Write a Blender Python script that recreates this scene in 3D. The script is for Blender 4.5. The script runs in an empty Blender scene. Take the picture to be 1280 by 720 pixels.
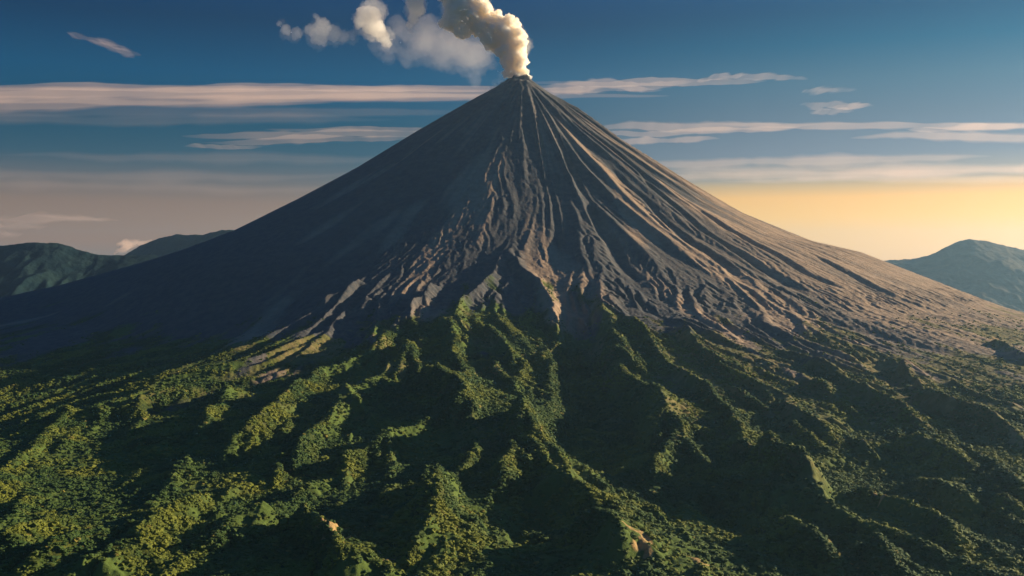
import bpy, math, time
import numpy as np
T0 = time.time()
rng = np.random.default_rng(7)
f32 = np.float32
sc = bpy.context.scene
COL = sc.collection

# ------------------------------------------------------------------ basics
F, HY, CX, CAMZ = 1372.0, 345.0, 640.0, 1000.0      # focal length in photo pixels, horizon row, camera height (m)
AX, AY = 79.0, 9000.0                               # volcano axis
SUN_AZ, SUN_EL = math.radians(21.0), math.radians(15.0)   # azimuth from +X towards +Y

def smooth(a, b, x):
    t = np.clip((x - a) / (b - a), 0, 1)
    return t * t * (3 - 2 * t)

PERM = rng.integers(0, 2**31, 65536).astype(np.uint32)
GA = rng.random(65536).astype(f32) * 2 * np.pi
GX, GY = np.cos(GA), np.sin(GA)

def gnoise(x, y, seed=0):
    """gradient noise, about -1..1"""
    x = np.asarray(x, np.float64) + seed * 17.31; y = np.asarray(y, np.float64) - seed * 9.77
    xi = np.floor(x); yi = np.floor(y)
    fx = (x - xi).astype(f32); fy = (y - yi).astype(f32)
    xi = xi.astype(np.int64); yi = yi.astype(np.int64)
    u = fx * fx * fx * (fx * (fx * 6 - 15) + 10); v = fy * fy * fy * (fy * (fy * 6 - 15) + 10)
    def g(ix, iy, dx, dy):
        h = (PERM[(ix * 73 + iy * 7919 + seed * 131) & 65535] & 65535).astype(np.int64)
        return GX[h] * dx + GY[h] * dy
    a = g(xi, yi, fx, fy); b = g(xi + 1, yi, fx - 1, fy)
    c = g(xi, yi + 1, fx, fy - 1); d = g(xi + 1, yi + 1, fx - 1, fy - 1)
    return ((a + (b - a) * u) * (1 - v) + (c + (d - c) * u) * v) * f32(1.5)

def fbm(x, y, oct=4, seed=0, gain=.5):
    s = 0; a = 1
    for k in range(oct):
        s = s + a * gnoise(x * 2**k, y * 2**k, seed + k); a *= gain
    return s

def ridged(x, y, seed=0):
    n = np.abs(gnoise(x, y, seed))
    return 1 - np.minimum(n * 1.6, 1)           # sharp crest at 1

# ------------------------------------------------------------------ volcano profile
RT = np.array([0, 60, 250, 500, 866, 1350, 1800, 2300, 2650, 3000, 3600, 4300, 5000, 5700, 6500, 8000, 12000, 200000.])
P_LEFT = np.array([2600, 2628, 2520, 2375, 2155, 1850, 1600, 1342, 1205, 1100, 930, 775, 630, 505, 410, 250, 120, 30.])
P_FRONT = np.array([2600, 2628, 2510, 2355, 2125, 1825, 1565, 1310, 1150, 1000, 800, 650, 530, 435, 350, 215, 90, 30.])
P_RIGHT = np.array([2600, 2620, 2470, 2320, 2045, 1735, 1465, 1255, 1175, 1035, 785, 550, 455, 390, 320, 200, 90, 30.])

def base(x, y):
    dx = x - AX; dy = y - AY
    r = np.hypot(dx, dy); ph = np.arctan2(dy, dx)
    zl = np.interp(r, RT, P_LEFT); zf = np.interp(r, RT, P_FRONT); zr = np.interp(r, RT, P_RIGHT)
    c = np.cos(ph); s = np.sin(ph)
    wl = np.clip(-c, 0, 1) ** 2; wr = np.clip(c, 0, 1) ** 2; wf = s * s
    sag = smooth(-2.98, -2.6, ph) * (1 - smooth(-2.1, -1.8, ph)) * smooth(2600, 3700, r) * (1 - smooth(5300, 7000, r))
    return zl * wl + zr * wr + zf * wf - 175 * sag

_t = np.linspace(0, 1, 1600) * 8400 + 1200
def ray_hit(px, py, h=0.0):
    """where the line of sight through a photo pixel meets the flank (raised by h)"""
    X = (px - CX) / F * _t; Z = CAMZ + (HY - py) / F * _t
    d = Z - (base(X, _t) + h)
    k = np.argmax(d < 0)
    if d[k] >= 0: k = len(_t) - 1
    return float(X[k]), float(_t[k])

# crests and ravines of the lower flank: photo pixels, height, half width at start and end
RIDGES = [
 ([(556,372),(560,400),(563,418),(568,436),(590,460),(615,490),(640,510),(665,540),(692,562),(720,590),(750,625),(772,655),(790,700)], 112, 130, 230, .55),
 ([(532,400),(517,425),(523,452),(545,472),(570,488),(586,505),(600,530),(590,556),(562,590),(528,630),(492,690)], 130, 150, 230, .8),
 ([(648,516),(640,550),(630,590),(632,625)], 70, 120, 140),
 ([(632,300),(650,330),(672,352),(690,372),(700,395),(699,416),(680,436),(668,450)], 80, 60, 110, .4),
 ([(600,405),(622,425),(640,445),(650,462)], 50, 80, 90),
 ([(692,440),(690,470),(690,500),(680,520)], 55, 90, 110),
 ([(745,345),(752,380),(765,410),(757,432),(790,462),(820,493),(850,523),(880,550),(915,578),(960,602),(1000,640),(1030,690)], 118, 130, 230, .6),
 ([(812,494),(797,512),(818,538),(838,546),(826,580),(815,602)], 60, 80, 110),
 ([(772,385),(800,415),(830,447),(870,478),(910,508),(930,540),(945,570)], 70, 90, 110),
 ([(838,400),(900,448),(960,488),(1020,530),(1068,566)], 50, 90, 120),
 ([(965,425),(1010,447),(1060,480),(1110,505),(1165,540)], 48, 80, 110),
 ([(1085,440),(1128,446),(1145,468),(1172,500),(1215,516),(1262,534),(1290,548)], 72, 80, 130),
 ([(1060,602),(1120,626),(1160,640),(1190,662),(1215,684)], 60, 90, 120),
 ([(930,556),(990,590),(1050,628),(1092,655),(1118,680),(1138,706)], 75, 110, 150),
 ([(492,398),(470,428),(430,446),(402,455),(370,484),(340,514),(300,545),(240,575)], 75, 90, 190),
 ([(500,440),(470,474),(432,498),(412,530),(380,560),(350,590)], 65, 90, 150),
 ([(432,500),(450,515),(468,530)], 35, 60, 70),
 ([(590,508),(545,526),(500,543),(460,562),(420,577),(380,602),(330,625)], 60, 90, 160),
 ([(548,585),(520,600),(490,612),(472,635)], 40, 90, 120),
 ([(290,475),(268,505),(254,532),(235,552)], 50, 110, 130),
 ([(250,470),(200,490),(150,508),(80,520),(0,540)], 45, 120, 190),
 ([(340,590),(310,602),(240,632),(170,655),(60,690),(0,702)], 55, 110, 230),
 ([(372,626),(398,648),(416,668),(428,704)], 95, 90, 130),
 ([(330,635),(290,655),(262,685)], 45, 90, 110),
 ([(640,640),(690,648),(745,662),(772,680),(778,705)], 75, 130, 140),
 ([(200,672),(180,690),(120,718)], 40, 110, 130),
 ([(110,645),(50,665),(-20,690)], 40, 100, 150),
 ([(634,296),(622,330),(596,362),(572,380),(558,392)], 66, 60, 110, .25),
 ([(540,350),(528,372),(505,390),(495,402)], 55, 80, 90),
 ([(455,345),(425,368),(390,385)], 40, 90, 110),
 ([(900,470),(960,510),(1010,548),(1050,575)], 34, 60, 80),
 ([(1000,470),(1060,505),(1120,550),(1170,580)], 34, 60, 80),
 ([(1060,545),(1120,578),(1180,612),(1240,650)], 38, 60, 90),
 ([(900,545),(960,580),(1010,605),(1045,620)], 38, 60, 90),
 ([(1180,470),(1230,492),(1290,510)], 30, 60, 80),
 ([(1200,560),(1250,600),(1300,640)], 34, 70, 90),
 ([(960,640),(1010,672),(1050,704)], 40, 60, 90),
 ([(1230,420),(1262,430),(1290,450)], 45, 100, 140),
 ([(1130,540),(1180,565),(1230,600),(1280,650)], 50, 110, 150),
]
VALLEYS = [
 ([(748,200),(800,247),(860,300),(905,335),(950,368)], 38, 36, 75),
 ([(790,215),(850,265),(910,310),(965,345),(1020,378)], 42, 36, 80),
 ([(868,262),(930,300),(1000,340),(1060,366)], 30, 36, 70),
 ([(700,180),(735,250),(760,300),(790,350),(830,390)], 36, 36, 80),
 ([(1010,318),(1070,350),(1130,378),(1200,402)], 26, 50, 90),
 ([(985,390),(1060,410),(1140,432),(1230,452)], 26, 60, 110),
 ([(730,385),(722,430),(730,480),(750,530),(765,590),(780,640)], 85, 130, 290),
 ([(588,440),(600,490),(618,530),(612,580),(600,640),(590,700)], 75, 70, 190),
 ([(545,440),(530,480),(540,505)], 80, 110, 150),
 ([(870,560),(900,600),(930,660),(960,700)], 70, 140, 260),
 ([(670,640),(680,680),(700,712)], 85, 150, 200),
 ([(1040,640),(1060,680),(1080,715)], 60, 120, 200),
 ([(1095,458),(1120,480),(1140,500)], 75, 110, 120),
 ([(430,600),(370,618),(320,640),(260,665)], 45, 70, 130),
]

def seg_field(X, Y, pts, w0, w1, asym=0.0, hs=1.0):
    """normalised distance (1 on the line .. 0 at the half width)"""
    pts = np.array(pts); n = len(pts)
    L = np.concatenate([[0], np.cumsum(np.hypot(*(pts[1:] - pts[:-1]).T))]); L /= L[-1]
    out = np.zeros(X.shape, f32)
    for i in range(n - 1):
        a, b = pts[i], pts[i + 1]; d = b - a; l2 = d @ d + 1e-6
        t = np.clip(((X - a[0]) * d[0] + (Y - a[1]) * d[1]) / l2, 0, 1)
        dist = np.hypot(X - a[0] - t * d[0], Y - a[1] - t * d[1])
        u = L[i] + t * (L[i + 1] - L[i])
        w = w0 + (w1 - w0) * u
        side = ((X - a[0] - t * d[0]) * .93 + (Y - a[1] - t * d[1]) * .37) / (dist + 5)
        w = w * (1.02 + asym * side)
        fade = np.clip(u / .12, .25, 1) * np.clip((1 - u) / .15, .2, 1)
        out = np.maximum(out, np.clip(1 - dist / w, 0, 1) * fade * (hs + (1 - hs) * u))
    return out

# ------------------------------------------------------------------ relief raster of the flank facing the camera
CELL = 10.0
GX0, GX1, GY0, GY1 = -4800.0, 5200.0, 1500.0, 10200.0
nx = int((GX1 - GX0) / CELL) + 1; ny = int((GY1 - GY0) / CELL) + 1
gx = (GX0 + CELL * np.arange(nx)); gy = (GY0 + CELL * np.arange(ny))
XX, YY = np.meshgrid(gx, gy)
H = base(XX, YY)
DX = XX - AX; DY = YY - AY; R = np.hypot(DX, DY); PH = np.arctan2(DY, DX)
wx = XX + 90 * fbm(XX / 500, YY / 500, 3, 3); wy = YY + 90 * fbm(XX / 500, YY / 500, 3, 9)
for pts, h, w0, w1, *ex in RIDGES:
    hs = ex[0] if ex else 1.0
    w0, w1 = w0 * .85, w1 * .74; h = h * .84
    w = [ray_hit(px, py, h * .85 * (hs + (1 - hs) * k / (len(pts) - 1))) for k, (px, py) in enumerate(pts)]
    ws = np.array(w); x0, y0 = ws.min(0) - max(w0, w1) - 160; x1, y1 = ws.max(0) + max(w0, w1) + 160
    i0, i1 = np.clip(((np.array([x0, x1]) - GX0) / CELL).astype(int), 0, nx); j0, j1 = np.clip(((np.array([y0, y1]) - GY0) / CELL).astype(int), 0, ny)
    s = np.s_[j0:j1, i0:i1]
    if i1 <= i0 or j1 <= j0: continue
    k = seg_field(XX[s] * .75 + wx[s] * .25, YY[s] * .75 + wy[s] * .25, w, w0, w1, .32, hs)
    H[s] += h * (k * .75 + k * k * .35)
for pts, h, w0, w1 in VALLEYS:
    w = [ray_hit(px, py, -h * .5) for px, py in pts]
    ws = np.array(w); x0, y0 = ws.min(0) - max(w0, w1) - 160; x1, y1 = ws.max(0) + max(w0, w1) + 160
    i0, i1 = np.clip(((np.array([x0, x1]) - GX0) / CELL).astype(int), 0, nx); j0, j1 = np.clip(((np.array([y0, y1]) - GY0) / CELL).astype(int), 0, ny)
    s = np.s_[j0:j1, i0:i1]
    if i1 <= i0 or j1 <= j0: continue
    k = seg_field(XX[s] * .6 + wx[s] * .4, YY[s] * .6 + wy[s] * .4, w, w0, w1)
    H[s] -= h * (k * k * (3 - 2 * k))

# radial ribs of the cone
c, s_ = np.cos(PH), np.sin(PH)
phw = PH + .07 * gnoise(PH * 4, R / 1500, 5) + .010 * gnoise(PH * 14, R / 400, 6)
right = smooth(-1.85, -1.4, PH)          # the right flank is ribbed, the left one smooth
up = smooth(90, 600, R) * (1 - smooth(2500, 3500, R))
amp = up * (.22 * (1 - .8 * smooth(1500, 2400, R)) * (1 - right) + right)
ribs = 44 * (ridged(phw * 9, R / 3200, 21) - .55) + 15 * (ridged(phw * 21, R / 1900, 22) - .55) * smooth(0, 700, R) + 6 * (ridged(phw * 40, R / 800, 23) - .5)
fadeg = 1 - .72 * smooth(1100, 2000, R)
grv = fadeg * 46 * (np.minimum(np.abs(gnoise(phw * 8.5, R / 3400, 24)) * 2.4, 1) - .6) + fadeg * 14 * (np.minimum(np.abs(gnoise(phw * 23, R / 1700, 25)) * 2.6, 1) - .6) + fadeg * 5 * (np.minimum(np.abs(gnoise(phw * 55, R / 800, 26)) * 2.6, 1) - .6)
mixr = smooth(-1.45, -.95, PH)
H += amp * (ribs * (1 - mixr) + grv * mixr)
# broad undulation of the skirts
low = smooth(2600, 3800, R)
H += low * (1 - .92 * smooth(-1.8, -2.1, PH) * smooth(490, 620, base(XX, YY))) * (1 - smooth(-1.4, -1.05, PH) * (.7 + .2 * smooth(420, 620, base(XX, YY)))) * (15 * (1 - .4 * smooth(-1.3, -.95, PH)) * fbm(wx / 620, wy / 620, 3, 41) + 30 * (ridged(phw * 14, R / 2600, 42) - .5) + 30 * (ridged(phw * 33, R / 1100, 43) - .5) + 10 * (ridged(phw * 75, R / 420, 44) - .5))
H += (1 - smooth(60, 260, R)) * 26 * fbm(XX / 60, YY / 60, 3, 49)
H += 3.0 * fbm(XX / 90, YY / 90, 3, 50) * smooth(2400, 3600, R) * (1 - .9 * smooth(-1.75, -2.0, PH) * smooth(490, 620, base(XX, YY)))
print('relief', round(time.time() - T0, 1))

def erode(H, batches, n, life, seed=1):
    rg = np.random.default_rng(seed)
    hh, ww = H.shape
    H = H / CELL                                   # cell units
    flat = H.ravel().copy()
    for b in range(batches):
        px = rg.random(n) * (ww - 4) + 1; py = rg.random(n) * (hh - 4) + 1
        vx = np.zeros(n); vy = np.zeros(n); vel = np.ones(n); water = np.ones(n); sed = np.zeros(n)
        for it in range(life):
            ix = px.astype(np.int64); iy = py.astype(np.int64); fx = px - ix; fy = py - iy
            k = iy * ww + ix
            a = flat[k]; bb = flat[k + 1]; cc = flat[k + ww]; dd = flat[k + ww + 1]
            gx_ = (bb - a) * (1 - fy) + (dd - cc) * fy; gy_ = (cc - a) * (1 - fx) + (dd - bb) * fx
            h0 = a * (1 - fx) * (1 - fy) + bb * fx * (1 - fy) + cc * (1 - fx) * fy + dd * fx * fy
            vx = vx * .12 - gx_ * .88; vy = vy * .12 - gy_ * .88
            l = np.hypot(vx, vy) + 1e-9; vx /= l; vy /= l
            nxp = px + vx; nyp = py + vy
            ok = (nxp > 1) & (nxp < ww - 3) & (nyp > 1) & (nyp < hh - 3)
            nxp = np.where(ok, nxp, px); nyp = np.where(ok, nyp, py)
            jx = nxp.astype(np.int64); jy = nyp.astype(np.int64); gx2 = nxp - jx; gy2 = nyp - jy
            m = jy * ww + jx
            h1 = flat[m] * (1 - gx2) * (1 - gy2) + flat[m + 1] * gx2 * (1 - gy2) + flat[m + ww] * (1 - gx2) * gy2 + flat[m + ww + 1] * gx2 * gy2
            dh = h1 - h0
            cap = np.maximum(-dh, .01) * vel * water * 3.2
            dep = np.where(dh > 0, np.minimum(dh, sed), (sed - cap) * .08)
            ero = np.minimum((cap - sed) * .22, np.maximum(-dh, 0))
            amt = np.where((sed > cap) | (dh > 0), dep, -ero) * ok
            sed -= amt
            w = amt
            idx = np.concatenate([k, k + 1, k + ww, k + ww + 1])
            val = np.concatenate([w * (1 - fx) * (1 - fy), w * fx * (1 - fy), w * (1 - fx) * fy, w * fx * fy])
            flat += np.clip(np.bincount(idx, val, flat.size), -.05, .05)
            vel = np.sqrt(np.clip(vel * vel - dh * 1.5, .05, 12)); water *= .985
            px, py = nxp, nyp
    return flat.reshape(hh, ww) * CELL

H0 = H.copy()
H = erode(H, 13, 70000, 55)
print('erosion', round(time.time() - T0, 1), 'max change', float(np.abs(H - H0).max()), float(np.abs(H-H0).mean()))

H = np.clip(H, H0 - 55, H0 + 25)
soft = np.maximum(smooth(-1.35, -.9, PH) * (1 - smooth(3000, 3600, R)) * .8, smooth(-1.72, -2.0, PH) * smooth(520, 640, base(XX, YY)) * .95)
soft = np.maximum(soft, .55 * smooth(-1.9, -1.7, PH) * (1 - smooth(2700, 3300, R)))
soft = np.maximum(soft, .6 * smooth(-1.35, -1.0, PH) * smooth(3300, 3800, R))
H = H0 * soft + H * (1 - soft)
CUT = (H0 - H).astype(f32)
edge = smooth(0, 400, XX - GX0) * smooth(0, 400, GX1 - XX) * smooth(0, 200, GY1 - YY) * smooth(0, 400, YY - GY0)
DH = ((H - base(XX, YY)) * edge).astype(f32)        # relief relative to the smooth cone

def bil(A, x, y):
    u = np.clip((x - GX0) / CELL, 0, nx - 1.001); v = np.clip((y - GY0) / CELL, 0, ny - 1.001)
    i = u.astype(np.int64); j = v.astype(np.int64); fx = (u - i).astype(f32); fy = (v - j).astype(f32)
    k = j * nx + i; A = A.ravel()
    return A[k] * (1 - fx) * (1 - fy) + A[k + 1] * fx * (1 - fy) + A[k + nx] * (1 - fx) * fy + A[k + nx + 1] * fx * fy

def inside(x, y):
    return ((x > GX0) & (x < GX1) & (y > GY0) & (y < GY1)).astype(f32)

def height(x, y, fine=True):
    r = np.hypot(x - AX, y - AY); ph = np.arctan2(y - AY, x - AX)
    z = base(x, y) + bil(DH, x, y) * inside(x, y)
    far = smooth(5500, 9000, r)
    z = z + far * (35 * fbm(x / 1500, y / 1500, 3, 60))
    if fine:
        near = 1 - smooth(9500, 11000, y)
        fl = smooth(150, 900, r) * (1 - .8 * smooth(-1.3, -.9, ph))
        z = z + near * (fl * 1.3 * (ridged(ph * 70, r / 600, 70) - .5) * (1 - smooth(3000, 4200, r)) + smooth(1200, 2600, r) * (1 - .75 * smooth(-1.75, -2.0, ph) * smooth(500, 620, z)) * (1.1 + 1.6 * smooth(2900, 3700, r)) * fbm(x / 34, y / 34, 3, 71) + (.4 + .8 * smooth(2900, 3700, r)) * gnoise(x / 14, y / 14, 77))
    return z

# ------------------------------------------------------------------ mesh helpers
def mesh_grid(name, X, Y, Z, face_mask=None, wrap=False):
    """quads over a (rows, cols) vertex grid; unused vertices are dropped"""
    nr, nc = X.shape
    idx = np.arange(nr * nc).reshape(nr, nc)
    if wrap: idx = np.concatenate([idx, idx[:, :1]], 1)
    q = np.stack([idx[:-1, :-1], idx[:-1, 1:], idx[1:, 1:], idx[1:, :-1]], -1)
    q = q[face_mask] if face_mask is not None else q.reshape(-1, 4)
    used = np.unique(q); remap = np.full(nr * nc, -1, np.int64); remap[used] = np.arange(len(used))
    q = remap[q].astype(np.int32)
    co = np.stack([X.ravel()[used], Y.ravel()[used], Z.ravel()[used]], -1).astype(f32)
    return mesh_raw(name, co, q), used

def mesh_raw(name, co, q, smooth_shade=True):
    me = bpy.data.meshes.new(name)
    me.vertices.add(len(co)); me.vertices.foreach_set('co', np.ascontiguousarray(co, f32).ravel())
    k = q.shape[1]
    me.loops.add(q.size); me.loops.foreach_set('vertex_index', np.ascontiguousarray(q, np.int32).ravel())
    me.polygons.add(len(q)); me.polygons.foreach_set('loop_start', np.arange(0, q.size, k, dtype=np.int32))
    me.update(calc_edges=True)
    me.polygons.foreach_set('use_smooth', np.full(len(q), smooth_shade))
    return me

def attr(me, name, val):
    a = me.attributes.new(name, 'FLOAT', 'POINT'); a.data.foreach_set('value', np.ascontiguousarray(val, f32))

def link(name, me, mat, label=None, cat=None, kind=None, group=None, parent=None):
    o = bpy.data.objects.new(name, me); COL.objects.link(o)
    if mat: me.materials.append(mat)
    if label: o['label'] = label
    if cat: o['category'] = cat
    if kind: o['kind'] = kind
    if group: o['group'] = group
    if parent: o.parent = parent
    return o

# ------------------------------------------------------------------ node helpers
def new_mat(name):
    m = bpy.data.materials.new(name); m.use_nodes = True
    nt = m.node_tree; nt.nodes.clear()
    return m, nt
def N(nt, t, **kw):
    n = nt.nodes.new(t)
    for k, v in kw.items():
        if k.startswith('i_'): n.inputs[k[2:].replace('_', ' ')].default_value = v
        else: setattr(n, k, v)
    return n
def mixc(nt, fac, a, b, blend='MIX'):
    n = nt.nodes.new('ShaderNodeMix'); n.data_type = 'RGBA'; n.blend_type = blend
    for sock, v in ((n.inputs[0], fac), (n.inputs[6], a), (n.inputs[7], b)):
        if hasattr(v, 'is_linked'): nt.links.new(v, sock)
        elif isinstance(v, (int, float)): sock.default_value = v
        else: sock.default_value = (*v, 1)
    return n.outputs[2]
def math_(nt, op, a, b=0.0, c=None, clamp=False):
    n = nt.nodes.new('ShaderNodeMath'); n.operation = op; n.use_clamp = clamp
    for k, v in enumerate((a, b) if c is None else (a, b, c)):
        if hasattr(v, 'is_linked'): nt.links.new(v, n.inputs[k])
        else: n.inputs[k].default_value = v
    return n.outputs[0]
def mrange(nt, v, a, b, c=0.0, d=1.0, t='SMOOTHSTEP'):
    n = nt.nodes.new('ShaderNodeMapRange'); n.interpolation_type = t
    nt.links.new(v, n.inputs['Value'])
    for k, x in zip(('From Min', 'From Max', 'To Min', 'To Max'), (a, b, c, d)): n.inputs[k].default_value = x
    return n.outputs['Result']
def noise(nt, vec, scale, detail=4, rough=.55, dist=0.0):
    n = nt.nodes.new('ShaderNodeTexNoise'); nt.links.new(vec, n.inputs['Vector'])
    n.inputs['Scale'].default_value = scale; n.inputs['Detail'].default_value = detail; n.inputs['Roughness'].default_value = rough
    n.inputs['Distortion'].default_value = dist
    return n.outputs['Fac']
def A(nt, name):
    n = nt.nodes.new('ShaderNodeAttribute'); n.attribute_name = name; return n.outputs['Fac']

# ------------------------------------------------------------------ materials
def ground_material():
    m, nt = new_mat('mountain_ground')
    pos = N(nt, 'ShaderNodeNewGeometry').outputs['Position']
    n1 = noise(nt, pos, .004, 6, .6); n2 = noise(nt, pos, .02, 6, .65); n3 = noise(nt, pos, .09, 4, .6)
    # rock and ash: grey lava, browner loose ash
    rock = mixc(nt, mrange(nt, n2, .3, .7), (.050, .057, .064), (.105, .098, .090))
    ash = mixc(nt, mrange(nt, n2, .3, .7), (.250, .178, .116), (.335, .240, .160))
    c = mixc(nt, A(nt, 'ash'), rock, ash)
    # vegetation floor: grass and scrub
    g = mixc(nt, mrange(nt, n1, .42, .62), (.040, .060, .012), (.095, .110, .016))
    g = mixc(nt, mrange(nt, n3, .35, .7), g, (.020, .034, .008))
    g = mixc(nt, A(nt, 'meadow'), g, (.075, .115, .022))
    g = mixc(nt, A(nt, 'scrub'), g, mixc(nt, mrange(nt, n2, .35, .65), (.110, .108, .030), (.200, .155, .062)))
    vg = math_(nt, 'ADD', A(nt, 'veg'), math_(nt, 'MULTIPLY', math_(nt, 'SUBTRACT', n2, .5), .7))
    c = mixc(nt, mrange(nt, vg, .35, .65), c, g)
    bare = mixc(nt, mrange(nt, n3, .3, .7), (.26, .17, .07), (.40, .27, .11))
    c = mixc(nt, A(nt, 'bare'), c, bare)
    b = N(nt, 'ShaderNodeBsdfPrincipled'); b.inputs['Roughness'].default_value = .95; b.inputs['Specular IOR Level'].default_value = .15
    nt.links.new(c, b.inputs['Base Color'])
    bp = N(nt, 'ShaderNodeBump'); bp.inputs['Distance'].default_value = 5.0; bp.inputs['Strength'].default_value = .8
    nt.links.new(noise(nt, pos, .07, 6, .65), bp.inputs['Height']); nt.links.new(bp.outputs[0], b.inputs['Normal'])
    o = N(nt, 'ShaderNodeOutputMaterial'); nt.links.new(b.outputs[0], o.inputs['Surface'])
    return m
MG = ground_material()

# ------------------------------------------------------------------ volcano + surrounding ground, one continuous tessellation
LOWRES = False
na = 1480
a_f = np.radians(np.linspace(-36, 36, na))
a_c = np.radians(np.linspace(36, 360 - 36, 150)[1:-1])
ang = np.concatenate([a_f, a_c])
rd = np.concatenate([np.geomspace(120, 2000, 24)[:-1], np.geomspace(2000, 9900, 1300), np.geomspace(9900, 60000, 60)[1:]])
AN, RD = np.meshgrid(ang, rd)
VX = RD * np.sin(AN); VY = RD * np.cos(AN)
VZ = height(VX, VY)
RR = np.hypot(VX - AX, VY - AY)
print('height', round(time.time() - T0, 1))

_tl = []
for px, py in [(0,444),(80,440),(170,440),(260,448),(330,450),(400,446),(460,425),(510,412),(560,392),(610,398),(660,404),(710,402),(750,398),(800,425),(860,448),(930,455),(1010,455),(1100,462),(1200,470),(1290,480)]:
    hx, hy_ = ray_hit(px, py, 0); _tl.append((math.atan2(hy_ - AY, hx - AX), float(base(np.array(hx), np.array(hy_)))))
_tl.sort(); print('treeline', [(round(a, 2), round(b)) for a, b in _tl])
DRY = ray_hit(385, 436)
TL = np.array([(-3.2, _tl[0][1])] + _tl + [(.3, _tl[-1][1]), (1.2, 600), (3.2, 600)])
def veg_fields(x, y, z):
    r = np.hypot(x - AX, y - AY); ph = np.arctan2(y - AY, x - AX)
    right = smooth(-1.45, -.6, ph) * (np.abs(ph) < 1.75)
    left = smooth(-1.9, -2.5, ph) * (ph < 0) + (ph > 1.6)
    line = np.interp(ph, TL[:, 0], TL[:, 1])                  # tree line altitude by direction from the summit
    nz = fbm(x / 420, y / 420, 4, 80)
    cut = np.clip(bil(DH, x, y) / 60, -1.2, 1.2) * smooth(3100, 4000, r)
    veg = smooth(130, -130, z - line + 120 * nz - cut * 60 + 90 * fbm(ph * 30, r / 900, 3, 82))
    scrub = np.maximum(right, smooth(-1.6, -1.35, ph) * .7 * (ph < 0) * smooth(380, 560, z)) * smooth(60, 340, z + 150 * nz) * .95
    scrub = np.clip(scrub + .75 * smooth(.15, .55, fbm(x / 240, y / 240, 3, 84)) * smooth(350, 700, z) * (1 - left), 0, 1)
    cover = np.maximum(veg, smooth(230 + 230 * right, -60, z - line + 130 * nz - cut * 60 + 110 * fbm(ph * 30, r / 900, 3, 82)) * .8)
    ash = smooth(-.1, .5, fbm(ph * 9, r / 1500, 3, 88) + .35 * right - .1 - .5 * left) * smooth(300, 1400, r)
    dry = np.exp(-((x - DRY[0]) / 170) ** 2 - ((y - DRY[1]) / 240) ** 2) + .25 * nz; dry = smooth(.35, .55, dry)
    veg = veg * (1 - dry); scrub = np.maximum(scrub, dry * .9)
    ash = np.clip(ash + right * smooth(1500, 2600, r) * .8, 0, 1)
    meadow = smooth(.12, .42, fbm(x / 330, y / 330, 4, 91) + .1) * (1 - .7 * right)
    return veg, scrub, ash, meadow, np.maximum(cover, dry)

PATCHES = [   # bare earth: photo pixels (outline centre line), half width
 ([(412,655),(420,668),(434,688)], 19), ([(1078,599),(1097,607),(1118,618)], 22), 
 ([(488,690),(491,692)], 15), ([(1240,408),(1262,420)], 30), ([(1262,535),(1280,545)], 14), ([(868,690),(878,688)], 16), ([(798,680),(815,697)], 15),
]
def bare_field(x, y):
    out = np.zeros(x.shape, f32)
    for pts, w in PATCHES:
        ws = [ray_hit(px, py, 50) for px, py in pts]
        c = np.mean(ws, 0); s = (np.abs(x - c[0]) < 500) & (np.abs(y - c[1]) < 500)
        xs, ys = x[s], y[s]
        if not len(xs): continue
        k = seg_field(xs + 34 * fbm(xs / 40, ys / 40, 3, 95), ys + 34 * fbm(xs / 40, ys / 40, 3, 96), ws, w * 1.6, w * 1.6)
        out[s] = np.maximum(out[s], smooth(.08, .5, k))
    return out
FM = ((RR[:-1, :-1] < 6600)); FM = np.concatenate([FM, (RR[:-1, -1:] < 6600)], 1)
_, scrub, ash, meadow, veg = veg_fields(VX, VY, VZ)
bare = bare_field(VX, VY)
for nm, fm, lab, cat in (('volcano', FM, 'steep symmetrical grey volcanic cone with ribbed slopes and green forested foot', 'volcano'),
                    ('ground', ~FM, 'low green plain spreading out around the foot of the volcano', 'ground')):
    me, used = mesh_grid(nm, VX, VY, VZ, fm, wrap=True)
    for k, v in (('veg', veg), ('scrub', scrub), ('ash', ash), ('meadow', meadow), ('bare', bare)): attr(me, k, v.ravel()[used])
    link(nm, me, MG, lab, cat, 'structure')
print('terrain', round(time.time() - T0, 1))


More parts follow.
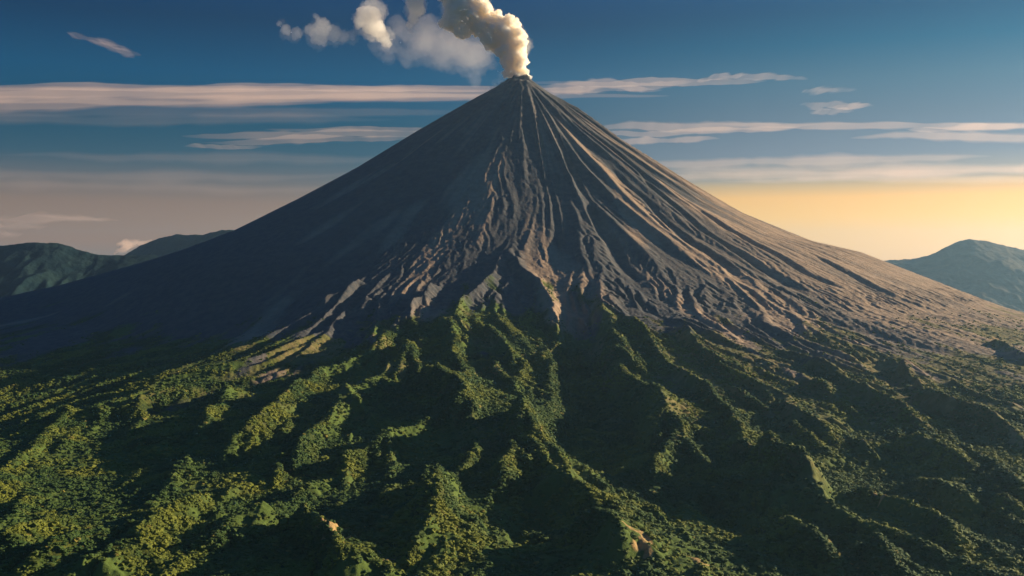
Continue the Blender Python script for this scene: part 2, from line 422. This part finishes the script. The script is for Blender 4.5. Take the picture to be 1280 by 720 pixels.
# ------------------------------------------------------------------ far hills
def hill_material(name, c1, c2):
    m, nt = new_mat(name)
    pos = N(nt, 'ShaderNodeNewGeometry').outputs['Position']
    c = mixc(nt, mrange(nt, noise(nt, pos, .0025, 7, .65), .4, .6), c1, c2)
    b = N(nt, 'ShaderNodeBsdfPrincipled'); b.inputs['Roughness'].default_value = .95; b.inputs['Specular IOR Level'].default_value = .1
    nt.links.new(c, b.inputs['Base Color'])
    bp = N(nt, 'ShaderNodeBump'); bp.inputs['Distance'].default_value = 25.0; bp.inputs['Strength'].default_value = 1
    nt.links.new(noise(nt, pos, .012, 6, .65), bp.inputs['Height']); nt.links.new(bp.outputs[0], b.inputs['Normal'])
    o = N(nt, 'ShaderNodeOutputMaterial'); nt.links.new(b.outputs[0], o.inputs['Surface'])
    return m
def hill(name, pts, D, half, seed, mat, label, rough=1.0):
    pts = np.array(pts, float)
    xs = (pts[:, 0] - CX) / F * D; zs = CAMZ + (HY - pts[:, 1]) / F * D
    u = np.linspace(xs[0], xs[-1], 620); d = np.linspace(-half, half, 260)
    U, Dd = np.meshgrid(u, d)
    crest = np.interp(U, xs, zs)
    k = 7; crest = np.apply_along_axis(lambda a: np.convolve(np.pad(a, k, 'edge'), np.ones(2 * k + 1) / (2 * k + 1), 'valid'), 1, crest)
    wig = U + 350 * gnoise(U / 2500, Dd / 2500, seed)
    fall = np.abs(Dd) / half
    spur = ridged(wig / 1500, Dd / 5200, seed + 1) * .6 + ridged(wig / 600, Dd / 2200, seed + 2) * .3 + .2 * ridged(U / 260, Dd / 700, seed + 4)
    env = smooth(0, .12, (U - u[0]) / (u[-1] - u[0])) * smooth(0, .12, (u[-1] - U) / (u[-1] - u[0]))
    Z = crest * env * np.clip(1 - fall, 0, 1) ** (1.25) - rough * (1 - spur) * 330 * smooth(0, .25, fall) * (1 - smooth(.8, 1, fall)) * env
    Z += 16 * fbm(U / 160, Dd / 160, 4, seed + 3) - 6
    Z = np.maximum(Z, -60 - 20 * fall)
    me, used = mesh_grid(name, U, D + Dd, Z)
    o = link(name, me, mat, label, 'hills', 'structure')
MH1 = hill_material('shaded_wooded_hill', (.006, .022, .026), (.014, .034, .032))  # woodland green darkened and blued, hillside shade put into the colour
hill('hills', [(-420,345),(-250,330),(-120,312),(-40,308),(0,306),(40,302),(78,303),(100,312),(125,318),(180,318),(225,322),(300,335),(420,350),(520,360)], 14500, 4200, 301, MH1, 'low dark blue range of hills behind the left foot of the volcano')
hill('hills', [(60,350),(130,330),(160,316),(180,304),(200,297),(220,292),(250,293),(280,286),(300,288),(330,298),(420,322),(520,345)], 19500, 3800, 331, MH1, 'higher blue ridge further back rising beside the left slope of the volcano')
hill('mountain', [(900,352),(1000,340),(1060,332),(1099,326),(1150,322),(1168,316),(1190,304),(1208,298),(1232,300),(1255,306),(1280,312),(1330,322),(1450,338),(1620,350)], 24000, 6000, 361, hill_material('warm_haze_hill', (.045, .040, .030), (.080, .068, .048)), 'hazy rounded mountain on the horizon below the yellow sky', .7)  # warm haze put into the hillside colour as brown

# ------------------------------------------------------------------ forest canopy
def forest():
    n = 740000
    rg = np.random.default_rng(11)
    yy = np.sqrt(rg.random(n) * (6700**2 - 2050**2) + 2050**2); xx = (rg.random(n) * 2 - 1) * .72 * yy
    zz = height(xx, yy)
    veg, scrub, ash, meadow, cov = veg_fields(xx, yy, zz)
    bare = bare_field(xx, yy)
    clump = fbm(xx / 55, yy / 55, 3, 120)
    dens = smooth(.42, .8, veg) * (1 - .93 * scrub) * (1 - .8 * meadow) * (1 - bare) * smooth(-.9, -.3, clump + .25)
    dens = np.maximum(dens, .14 * smooth(.15, .6, cov) * smooth(0, .3, clump))
    keep = rg.random(n) < dens
    x, y, z = xx[keep], yy[keep], zz[keep]
    size = (3.1 + 2.9 * rg.random(len(x)) + 6.0 * rg.random(len(x)) ** 7) * (1 + .35 * clump[keep]) * (.75 + .3 * smooth(.5, 1, veg[keep]))
    me = bpy.data.meshes.new('forest'); me.vertices.add(len(x))
    me.vertices.foreach_set('co', np.stack([x, y, z + size * .12], -1).astype(f32).ravel())
    attr(me, 'size', size); attr(me, 'turn', rg.random(len(x)) * 6.28)
    m, nt = new_mat('tree_crown')
    pos = N(nt, 'ShaderNodeNewGeometry').outputs['Position']; rnd = N(nt, 'ShaderNodeObjectInfo').outputs['Random']
    g = mixc(nt, mrange(nt, noise(nt, pos, .0045, 4, .6), .44, .6), (.040, .080, .014), (.140, .158, .016))
    g = mixc(nt, mrange(nt, rnd, .3, 1.0), g, mixc(nt, .12, g, (.17, .185, .02)))
    g = mixc(nt, mrange(nt, rnd, .99, .992), g, (.20, .17, .03))
    g = mixc(nt, mrange(nt, noise(nt, pos, .5, 3, .6), .3, .7), mixc(nt, .2, g, (.01, .02, .004)), g)
    b = N(nt, 'ShaderNodeBsdfPrincipled'); b.inputs['Roughness'].default_value = .8; b.inputs['Specular IOR Level'].default_value = .2
    nt.links.new(g, b.inputs['Base Color'])
    o = N(nt, 'ShaderNodeOutputMaterial'); nt.links.new(b.outputs[0], o.inputs['Surface'])
    ob = link('forest', me, m, 'dense tropical forest covering the ridges and ravines at the foot of the volcano', 'forest', 'stuff')
    gt = bpy.data.node_groups.new('canopy', 'GeometryNodeTree')
    gt.interface.new_socket('Geometry', in_out='INPUT', socket_type='NodeSocketGeometry')
    gt.interface.new_socket('Geometry', in_out='OUTPUT', socket_type='NodeSocketGeometry')
    gi = gt.nodes.new('NodeGroupInput'); go = gt.nodes.new('NodeGroupOutput')
    jn = gt.nodes.new('GeometryNodeJoinGeometry')
    for k in range(4):
        ic = gt.nodes.new('GeometryNodeMeshIcoSphere'); ic.inputs['Radius'].default_value = 1; ic.inputs['Subdivisions'].default_value = 2
        sp = gt.nodes.new('GeometryNodeSetPosition'); gt.links.new(ic.outputs[0], sp.inputs['Geometry'])
        ps = gt.nodes.new('GeometryNodeInputPosition'); nz = gt.nodes.new('ShaderNodeTexNoise'); nz.noise_dimensions = '4D'
        nz.inputs['W'].default_value = k * 7.7; nz.inputs['Scale'].default_value = 1.9; nz.inputs['Detail'].default_value = 3; nz.inputs['Roughness'].default_value = .7
        gt.links.new(ps.outputs[0], nz.inputs['Vector'])
        mm = gt.nodes.new('ShaderNodeMath'); mm.operation = 'MULTIPLY_ADD'; gt.links.new(nz.outputs['Fac'], mm.inputs[0]); mm.inputs[1].default_value = 3.0; mm.inputs[2].default_value = -.55
        vm = gt.nodes.new('ShaderNodeVectorMath'); vm.operation = 'SCALE'; gt.links.new(ps.outputs[0], vm.inputs[0]); gt.links.new(mm.outputs[0], vm.inputs['Scale'])
        v2 = gt.nodes.new('ShaderNodeVectorMath'); v2.operation = 'MULTIPLY'; gt.links.new(vm.outputs[0], v2.inputs[0]); v2.inputs[1].default_value = (1, 1, .62)
        gt.links.new(v2.outputs[0], sp.inputs['Position'])
        sm = gt.nodes.new('GeometryNodeSetMaterial'); sm.inputs['Material'].default_value = m; gt.links.new(sp.outputs[0], sm.inputs[0])
        ti = gt.nodes.new('GeometryNodeGeometryToInstance'); gt.links.new(sm.outputs[0], ti.inputs[0]); gt.links.new(ti.outputs[0], jn.inputs[0])
    ip = gt.nodes.new('GeometryNodeInstanceOnPoints'); gt.links.new(gi.outputs[0], ip.inputs['Points']); gt.links.new(jn.outputs[0], ip.inputs['Instance'])
    ip.inputs['Pick Instance'].default_value = True
    a1 = gt.nodes.new('GeometryNodeInputNamedAttribute'); a1.data_type = 'FLOAT'; a1.inputs['Name'].default_value = 'size'
    a2 = gt.nodes.new('GeometryNodeInputNamedAttribute'); a2.data_type = 'FLOAT'; a2.inputs['Name'].default_value = 'turn'
    cx = gt.nodes.new('ShaderNodeCombineXYZ'); gt.links.new(a2.outputs[0], cx.inputs['Z'])
    gt.links.new(a1.outputs[0], ip.inputs['Scale']); gt.links.new(cx.outputs[0], ip.inputs['Rotation'])
    gt.links.new(ip.outputs[0], go.inputs[0])
    md = ob.modifiers.new('canopy', 'NODES'); md.node_group = gt
    print('trees', len(x), round(time.time() - T0, 1))
forest()

# ------------------------------------------------------------------ smoke
def vol_mat(name, col, dens, g=0.0):
    m, nt = new_mat(name)
    v = N(nt, 'ShaderNodeVolumePrincipled'); v.inputs['Color'].default_value = (*col, 1); v.inputs['Density'].default_value = dens; v.inputs['Anisotropy'].default_value = g
    o = N(nt, 'ShaderNodeOutputMaterial'); nt.links.new(v.outputs[0], o.inputs['Volume'])
    return m
def ico(sub):
    import bmesh
    bm = bmesh.new(); bmesh.ops.create_icosphere(bm, subdivisions=sub, radius=1.0)
    v = np.array([a.co[:] for a in bm.verts], f32); f = np.array([[a.index for a in p.verts] for p in bm.faces], np.int32); bm.free()
    return v, f
IV, IF = ico(3)
def puffs(name, spheres, D, mat, voxel, disp, size, parent=None, child=3, seed=0, **kw):
    """union of many round puffs, remeshed to one closed billowing skin. spheres: photo px, py, radius px, depth offset m"""
    rg = np.random.default_rng(seed)
    co, fa, n = [], [], 0
    for s in spheres:
        px, py, rp = s[:3]; dd = s[3] if len(s) > 3 else rg.uniform(-1, 1) * rp * 3
        d = D + dd; c = np.array([(px - CX) / F * d, d, CAMZ + (HY - py) / F * d]); r = rp / F * d
        lst = [(c, r)]
        for _ in range(child):
            a = rg.normal(size=3); a /= np.linalg.norm(a); lst.append((c + a * r * .8, r * rg.uniform(.3, .5)))
        for cc, rr in lst:
            co.append(IV * rr + cc); fa.append(IF + n); n += len(IV)
    me = mesh_raw(name, np.concatenate(co), np.concatenate(fa))
    o = link(name, me, mat, parent=parent, **kw)
    rm = o.modifiers.new('remesh', 'REMESH'); rm.mode = 'VOXEL'; rm.voxel_size = voxel; rm.use_smooth_shade = True
    for k, (st, sz) in enumerate(((disp, size), (disp * .5, size * .4), (disp*.25, size*.18))):
        t = bpy.data.textures.new(name + '_billow', 'CLOUDS'); t.noise_scale = sz; t.noise_depth = 2; t.noise_type = 'HARD_NOISE' if k < 2 else 'SOFT_NOISE'
        dm = o.modifiers.new('billow', 'DISPLACE'); dm.texture = t; dm.strength = st; dm.mid_level = .35; dm.texture_coords = 'GLOBAL'
    return o
SMOKE = (.9995, .980, .93)
pl = bpy.data.objects.new('smoke_plume', None); COL.objects.link(pl); pl.location = (AX, AY, 2600)
pl['label'] = 'thick cream smoke plume billowing up and left from the volcano summit'; pl['category'] = 'smoke plume'
PL = [(658,100,7,0),(650,95,11,0),(644,86,14,0),(642,74,17,0),(640,62,18,0),(638,50,18,0),(630,38,17,0),(652,78,8,-60),(650,56,9,-60),(646,42,9,-50),(618,36,17,0),(604,30,19,20),(592,16,20,0),(574,12,18,0),(566,26,14,0),(578,38,12,0),(606,12,10,-60),(590,-12,22,0),(562,-8,16,0),(622,54,13,40),(612,46,13,0),(636,28,10,-50)]
def child_loc(o, p):
    o.parent = p; o.matrix_parent_inverse = p.matrix_world.inverted()
bpy.context.view_layer.update()
o1 = puffs('billowing_column', PL, AY, vol_mat('dense_smoke', SMOKE, .075, 0), 5, 56, 72, seed=3, child=6); child_loc(o1, pl)
rgw = np.random.default_rng(77)
o3 = puffs('fringe', [(a + rgw.normal() * 3 - 1, b + rgw.normal() * 3, c * 1.02, d + 25) for a, b, c, d in PL[3:]], AY, vol_mat('smoke_fringe', SMOKE, .0018, .1), 7, 55, 60, seed=8, child=7); child_loc(o3, pl)
VEIL = [(545,30,16),(530,34,14),(498,34,12),(600,62,22),(580,58,24),(560,52,24),(535,48,22),(515,46,20),(500,44,18),(488,52,14),(608,80,14),(580,78,16),(550,72,16),(512,66,12),(498,66,10),(622,90,8)]
vm_ = vol_mat('thin_smoke', (.97, .94, .93), .00040, .2)
rgv = np.random.default_rng(31)
for k in range(4):
    o2 = puffs('veil', [(a + rgv.normal() * 9, b + rgv.normal() * 7 + 3 * k, c * rgv.uniform(.45, 1.05), 260 + 20 * k) for a, b, c in VEIL], AY, vm_, 16, 60, 120, seed=5 + k); child_loc(o2, pl)
for nm, sp, dn, lab in (
    ('smoke_puff', [(521,12,11),(519,2,12),(517,23,7),(513,32,5)], .018, 'small round smoke puff at the top edge between the plume and a larger puff'),
    ('smoke_puff', [(464,22,14),(455,18,10),(471,36,12),(478,46,9),(450,28,8),(462,34,10),(484,54,6)], .010, 'largest detached smoke puff drifting left of the plume'),
    ('smoke_puff', [(404,34,11),(395,21,4),(418,42,11),(388,38,8),(372,42,8),(358,38,7),(349,31,4),(430,46,8),(400,46,12),(440,44,7)], .0022, 'faint ragged grey smoke puff drifting farthest left'),
    ('smoke_wisp', [(640,106,7),(630,108,7),(620,111,6),(611,114,4)], .004, 'thin grey blue wisp clinging to the left side of the summit')):
    o = puffs(nm, sp, AY - 60, vol_mat(nm, SMOKE, dn, .1), 6, 34, 60, seed=len(lab), label=lab, cat='smoke', group='smoke puffs' if nm == 'smoke_puff' else None)
    rgq = np.random.default_rng(len(lab) + 1)
    fr = puffs('fringe', [(a + rgq.normal() * 3, b + rgq.normal() * 3 + 2, c * 1.25) for a, b, c in sp], AY - 60, vol_mat('smoke_fringe', SMOKE, dn * .22, .1), 8, 50, 70, seed=len(lab) + 9, parent=o)
# ------------------------------------------------------------------ clouds: long bodies of thin vapour beyond the haze
def strand(x0, x1, y0, y1, th, D, depth, rg, taper=.6, nu=170, nv=28):
    u = np.linspace(0, 1, nu); v = np.linspace(0, 2 * np.pi, nv, endpoint=False)
    U, V = np.meshgrid(u, v, indexing='ij')
    env = (np.clip(4 * U * (1 - U), 0, 1)) ** taper
    s = rg.uniform(0, 900)
    n = .75 + .35 * fbm(U * 5 + s, U * 0 + s, 4, 201)
    n2 = .95 + .15 * gnoise(U * 24 + s, np.cos(V) * 1.3 + s, 205)
    t = th * env * np.clip(n, .12, 1.6) * n2 + .02
    cyy = y0 + (y1 - y0) * U + th * .35 * fbm(U * 3 + s, U * 0 + 3.3 + s, 3, 206)
    cxx = x0 + (x1 - x0) * U
    soft_ = np.sign(np.cos(V)) * (1 - np.abs(np.sin(V))) ** 1.3
    d = D + depth * env * n * soft_ + depth * .3 * gnoise(U * 4 + s, V * 0, 207)
    PX = cxx; PY = cyy - t * np.sin(V)
    X = (PX - CX) / F * D; Z = CAMZ + (HY - PY) / F * D
    co = np.stack([X, d, Z], -1).reshape(-1, 3)
    idx = np.arange(nu * nv).reshape(nu, nv); j = np.concatenate([idx, idx[:, :1]], 1)
    q = np.stack([j[:-1, :-1], j[:-1, 1:], j[1:, 1:], j[1:, :-1]], -1).reshape(-1, 4)
    caps = np.stack([idx[0], np.roll(idx[0], 1), np.full(nv, nu * nv), np.full(nv, nu * nv)], -1)
    tri = [(idx[0][(k + 1) % nv], idx[0][k], nu * nv) for k in range(nv)] + [(idx[-1][k], idx[-1][(k + 1) % nv], nu * nv + 1) for k in range(nv)]
    co = np.concatenate([co, [[X[0, 0] - 5, D, Z[0].mean()], [X[-1, 0] + 5, D, Z[-1].mean()]]])
    q3 = np.concatenate([q[:, [0, 1, 2]], q[:, [0, 2, 3]], np.array(tri)])
    return co, q3
CLOUDS = [  # label, group, density, strands (x0,x1,y0,y1,half thickness px)
 ('long straight peach cloud band passing behind the summit from the left edge', 4.2e-4, [(-260,760,122,116,8),(-330,640,116,120,7),(-200,840,127,119,6),(-100,560,110,110,4),(-300,420,134,128,7),(150,700,112,111,4)]),
 ('thin pale cloud streak just above the left slope at mid height', 3.0e-4, [(225,620,170,166,5),(250,560,178,172,4),(230,330,182,184,3),(330,640,162,163,3)]),
 ('soft peach cloud streak right of the summit fading to the right', 3.2e-4, [(640,870,112,104,6),(660,960,106,100,4),(600,830,118,112,5),(870,935,101,92,3),(900,1010,96,98,2.5)]),
 ('long pale pink cloud band stretching right from the volcano at mid height', 3.6e-4, [(700,1020,160,158,6),(740,1000,168,160,4),(900,1400,156,160,4.5),(700,900,182,172,4),(1060,1420,172,170,6),(1130,1300,162,158,4)]),
 ('broad mauve cloud layer above the yellow sky on the right', 3.0e-4, [(780,1240,206,198,7),(820,1460,216,206,8),(800,1200,222,218,7),(1020,1500,216,208,6),(900,1500,224,222,6)]),
 ('small slanting white cloud wisp in the upper left sky', 2.2e-4, [(86,150,43,58,4),(110,178,52,70,4),(120,165,50,62,3)]),
 ('small thin pink cloud wisp in the upper right sky', 2.2e-4, [(1000,1050,115,112,2.5),(1010,1070,113,114,1.5)]),
 ('short ragged pink cloud right of centre above the long band', 2.2e-4, [(998,1088,132,132,4),(1010,1070,140,138,4),(1030,1090,136,132,2.5)]),
 ('flat pale cloud bank above the hills on the left', 3.0e-4, [(-60,140,272,274,5),(-80,60,280,284,6),(40,150,270,276,3),(-40,30,290,292,5)]),
 ('faint grey haze cloud behind the left slope under the peach band', 1.0e-4, [(-200,620,140,138,7),(-300,500,150,150,8),(0,560,196,200,8),(-300,480,218,222,8),(-200,460,232,236,9)]),
 ('small white cloud puff resting on the hills beside the left slope', 6.0e-4, [(140,175,318,300,5),(146,168,306,304,5),(150,190,312,300,3)]),
]
rg = np.random.default_rng(5)
for ci, (lab, dn, sts) in enumerate(CLOUDS):
    D0 = 66000 + 400 * ci if ci < 10 else 23500
    if 'hills on the left' in lab: D0 = 64000
    root = bpy.data.objects.new('cloud', None); COL.objects.link(root)
    root['label'] = lab; root['category'] = 'cloud'; root['group'] = 'clouds'
    px, py = np.mean([(a[0] + a[1]) / 2 for a in sts]), np.mean([(a[2] + a[3]) / 2 for a in sts])
    root.location = ((px - CX) / F * D0, D0, CAMZ + (HY - py) / F * D0)
    mt = vol_mat('sunset_tinted_vapour', (1, .82, .72), dn * (.38 if ci < 10 else 4), .3)  # peach of the low sun put into the vapour colour
    kk = 0
    for k, (x0, x1, y0, y1, th) in enumerate(sts):
        dep = 1500 if ci < 10 else 300
        c, f = strand(x0, x1, y0, y1, th * 1.75, D0 + k * dep * 3.2, dep * 1.3, np.random.default_rng(100 * ci + k))
        link('streak', mesh_raw('streak', c - np.array(root.location), f), mt, parent=root)

# ------------------------------------------------------------------ haze
def haze():
    v = np.array([(x, y, z) for x in (-60500, 60500) for y in (-60500, 60500) for z in (-400, 3500)], f32)
    q = np.array([(0, 1, 3, 2), (4, 6, 7, 5), (0, 4, 5, 1), (2, 3, 7, 6), (0, 2, 6, 4), (1, 5, 7, 3)], np.int32)
    me = mesh_raw('haze', v, q, False)
    link('haze', me, vol_mat('haze_air', (.34, .60, .84), 1.05e-5, .55), kind='stuff')
haze()

# ------------------------------------------------------------------ sky, sun, camera
w = bpy.data.worlds.new('World'); sc.world = w; w.use_nodes = True
nt = w.node_tree; nt.nodes.clear()
sky = N(nt, 'ShaderNodeTexSky', sky_type='NISHITA', sun_disc=False)
sky.sun_elevation = SUN_EL; sky.sun_rotation = math.pi / 2 - SUN_AZ; sky.altitude = 1000; sky.air_density = 1.0; sky.dust_density = 2.0; sky.ozone_density = 3.0
def ramp(nt, v, stops):
    r = nt.nodes.new('ShaderNodeValToRGB'); nt.links.new(v, r.inputs[0]); e = r.color_ramp.elements
    while len(e) < len(stops): e.new(1)
    for k, (p, c) in enumerate(stops): e[k].position = p; e[k].color = (*c, 1)
    return r.outputs[0]
tc = nt.nodes.new('ShaderNodeTexCoord'); sp = nt.nodes.new('ShaderNodeSeparateXYZ'); nt.links.new(tc.outputs['Generated'], sp.inputs[0])
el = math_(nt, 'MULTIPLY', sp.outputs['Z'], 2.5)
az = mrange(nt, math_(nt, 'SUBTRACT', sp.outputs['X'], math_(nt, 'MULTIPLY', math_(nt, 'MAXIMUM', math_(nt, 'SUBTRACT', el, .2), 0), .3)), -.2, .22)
# fitted sky tints, blue overhead added to cool shadow light: (elevation sine*2.5) -> filter colour
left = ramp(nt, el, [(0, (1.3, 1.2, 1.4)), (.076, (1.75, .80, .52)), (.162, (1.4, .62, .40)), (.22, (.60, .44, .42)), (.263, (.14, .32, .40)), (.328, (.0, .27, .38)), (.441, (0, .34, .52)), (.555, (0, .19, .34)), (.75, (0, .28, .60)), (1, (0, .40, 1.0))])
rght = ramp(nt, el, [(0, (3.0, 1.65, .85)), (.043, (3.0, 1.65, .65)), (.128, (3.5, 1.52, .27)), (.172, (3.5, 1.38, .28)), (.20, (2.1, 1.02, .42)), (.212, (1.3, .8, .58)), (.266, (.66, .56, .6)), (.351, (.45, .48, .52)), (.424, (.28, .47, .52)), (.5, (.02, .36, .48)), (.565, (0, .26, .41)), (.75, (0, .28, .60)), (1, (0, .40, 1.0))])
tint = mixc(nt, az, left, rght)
tint = mixc(nt, mrange(nt, sp.outputs['Y'], .15, -.3), tint, (.02, .40, .85))  # unseen sky behind the camera tinted blue to cool the shadows
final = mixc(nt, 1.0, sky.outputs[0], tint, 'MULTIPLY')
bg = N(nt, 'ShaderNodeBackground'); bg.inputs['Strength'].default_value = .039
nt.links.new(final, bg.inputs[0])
o = N(nt, 'ShaderNodeOutputWorld'); nt.links.new(bg.outputs[0], o.inputs['Surface'])

sl = bpy.data.lights.new('sun', 'SUN'); sl.energy = 5.0; sl.angle = math.radians(.5); sl.color = (1.0, .80, .55)
so = bpy.data.objects.new('sun', sl); COL.objects.link(so)
from mathutils import Vector
sd = Vector((math.cos(SUN_EL) * math.cos(SUN_AZ), math.cos(SUN_EL) * math.sin(SUN_AZ), math.sin(SUN_EL)))
so.rotation_euler = sd.to_track_quat('Z', 'Y').to_euler(); so.location = (6000, 3000, 6000)

cam = bpy.data.cameras.new('camera'); co = bpy.data.objects.new('camera', cam); COL.objects.link(co)
cam.sensor_width = 36; cam.lens = 36 * F / 1280; cam.clip_start = 10; cam.clip_end = 400000
co.location = (0, 0, CAMZ); co.rotation_euler = (math.pi / 2 + math.atan((HY - 360) / F), 0, 0)
sc.camera = co
sc.view_settings.view_transform = 'Standard'; sc.view_settings.look = 'None'
sc.view_settings.exposure = 1.15; sc.view_settings.gamma = 1
cy = sc.cycles
cy.use_denoising = True; cy.max_bounces = 8; cy.diffuse_bounces = 3; cy.transparent_max_bounces = 24; cy.volume_bounces = 48; cy.max_bounces = 48
print('done', round(time.time() - T0, 1))
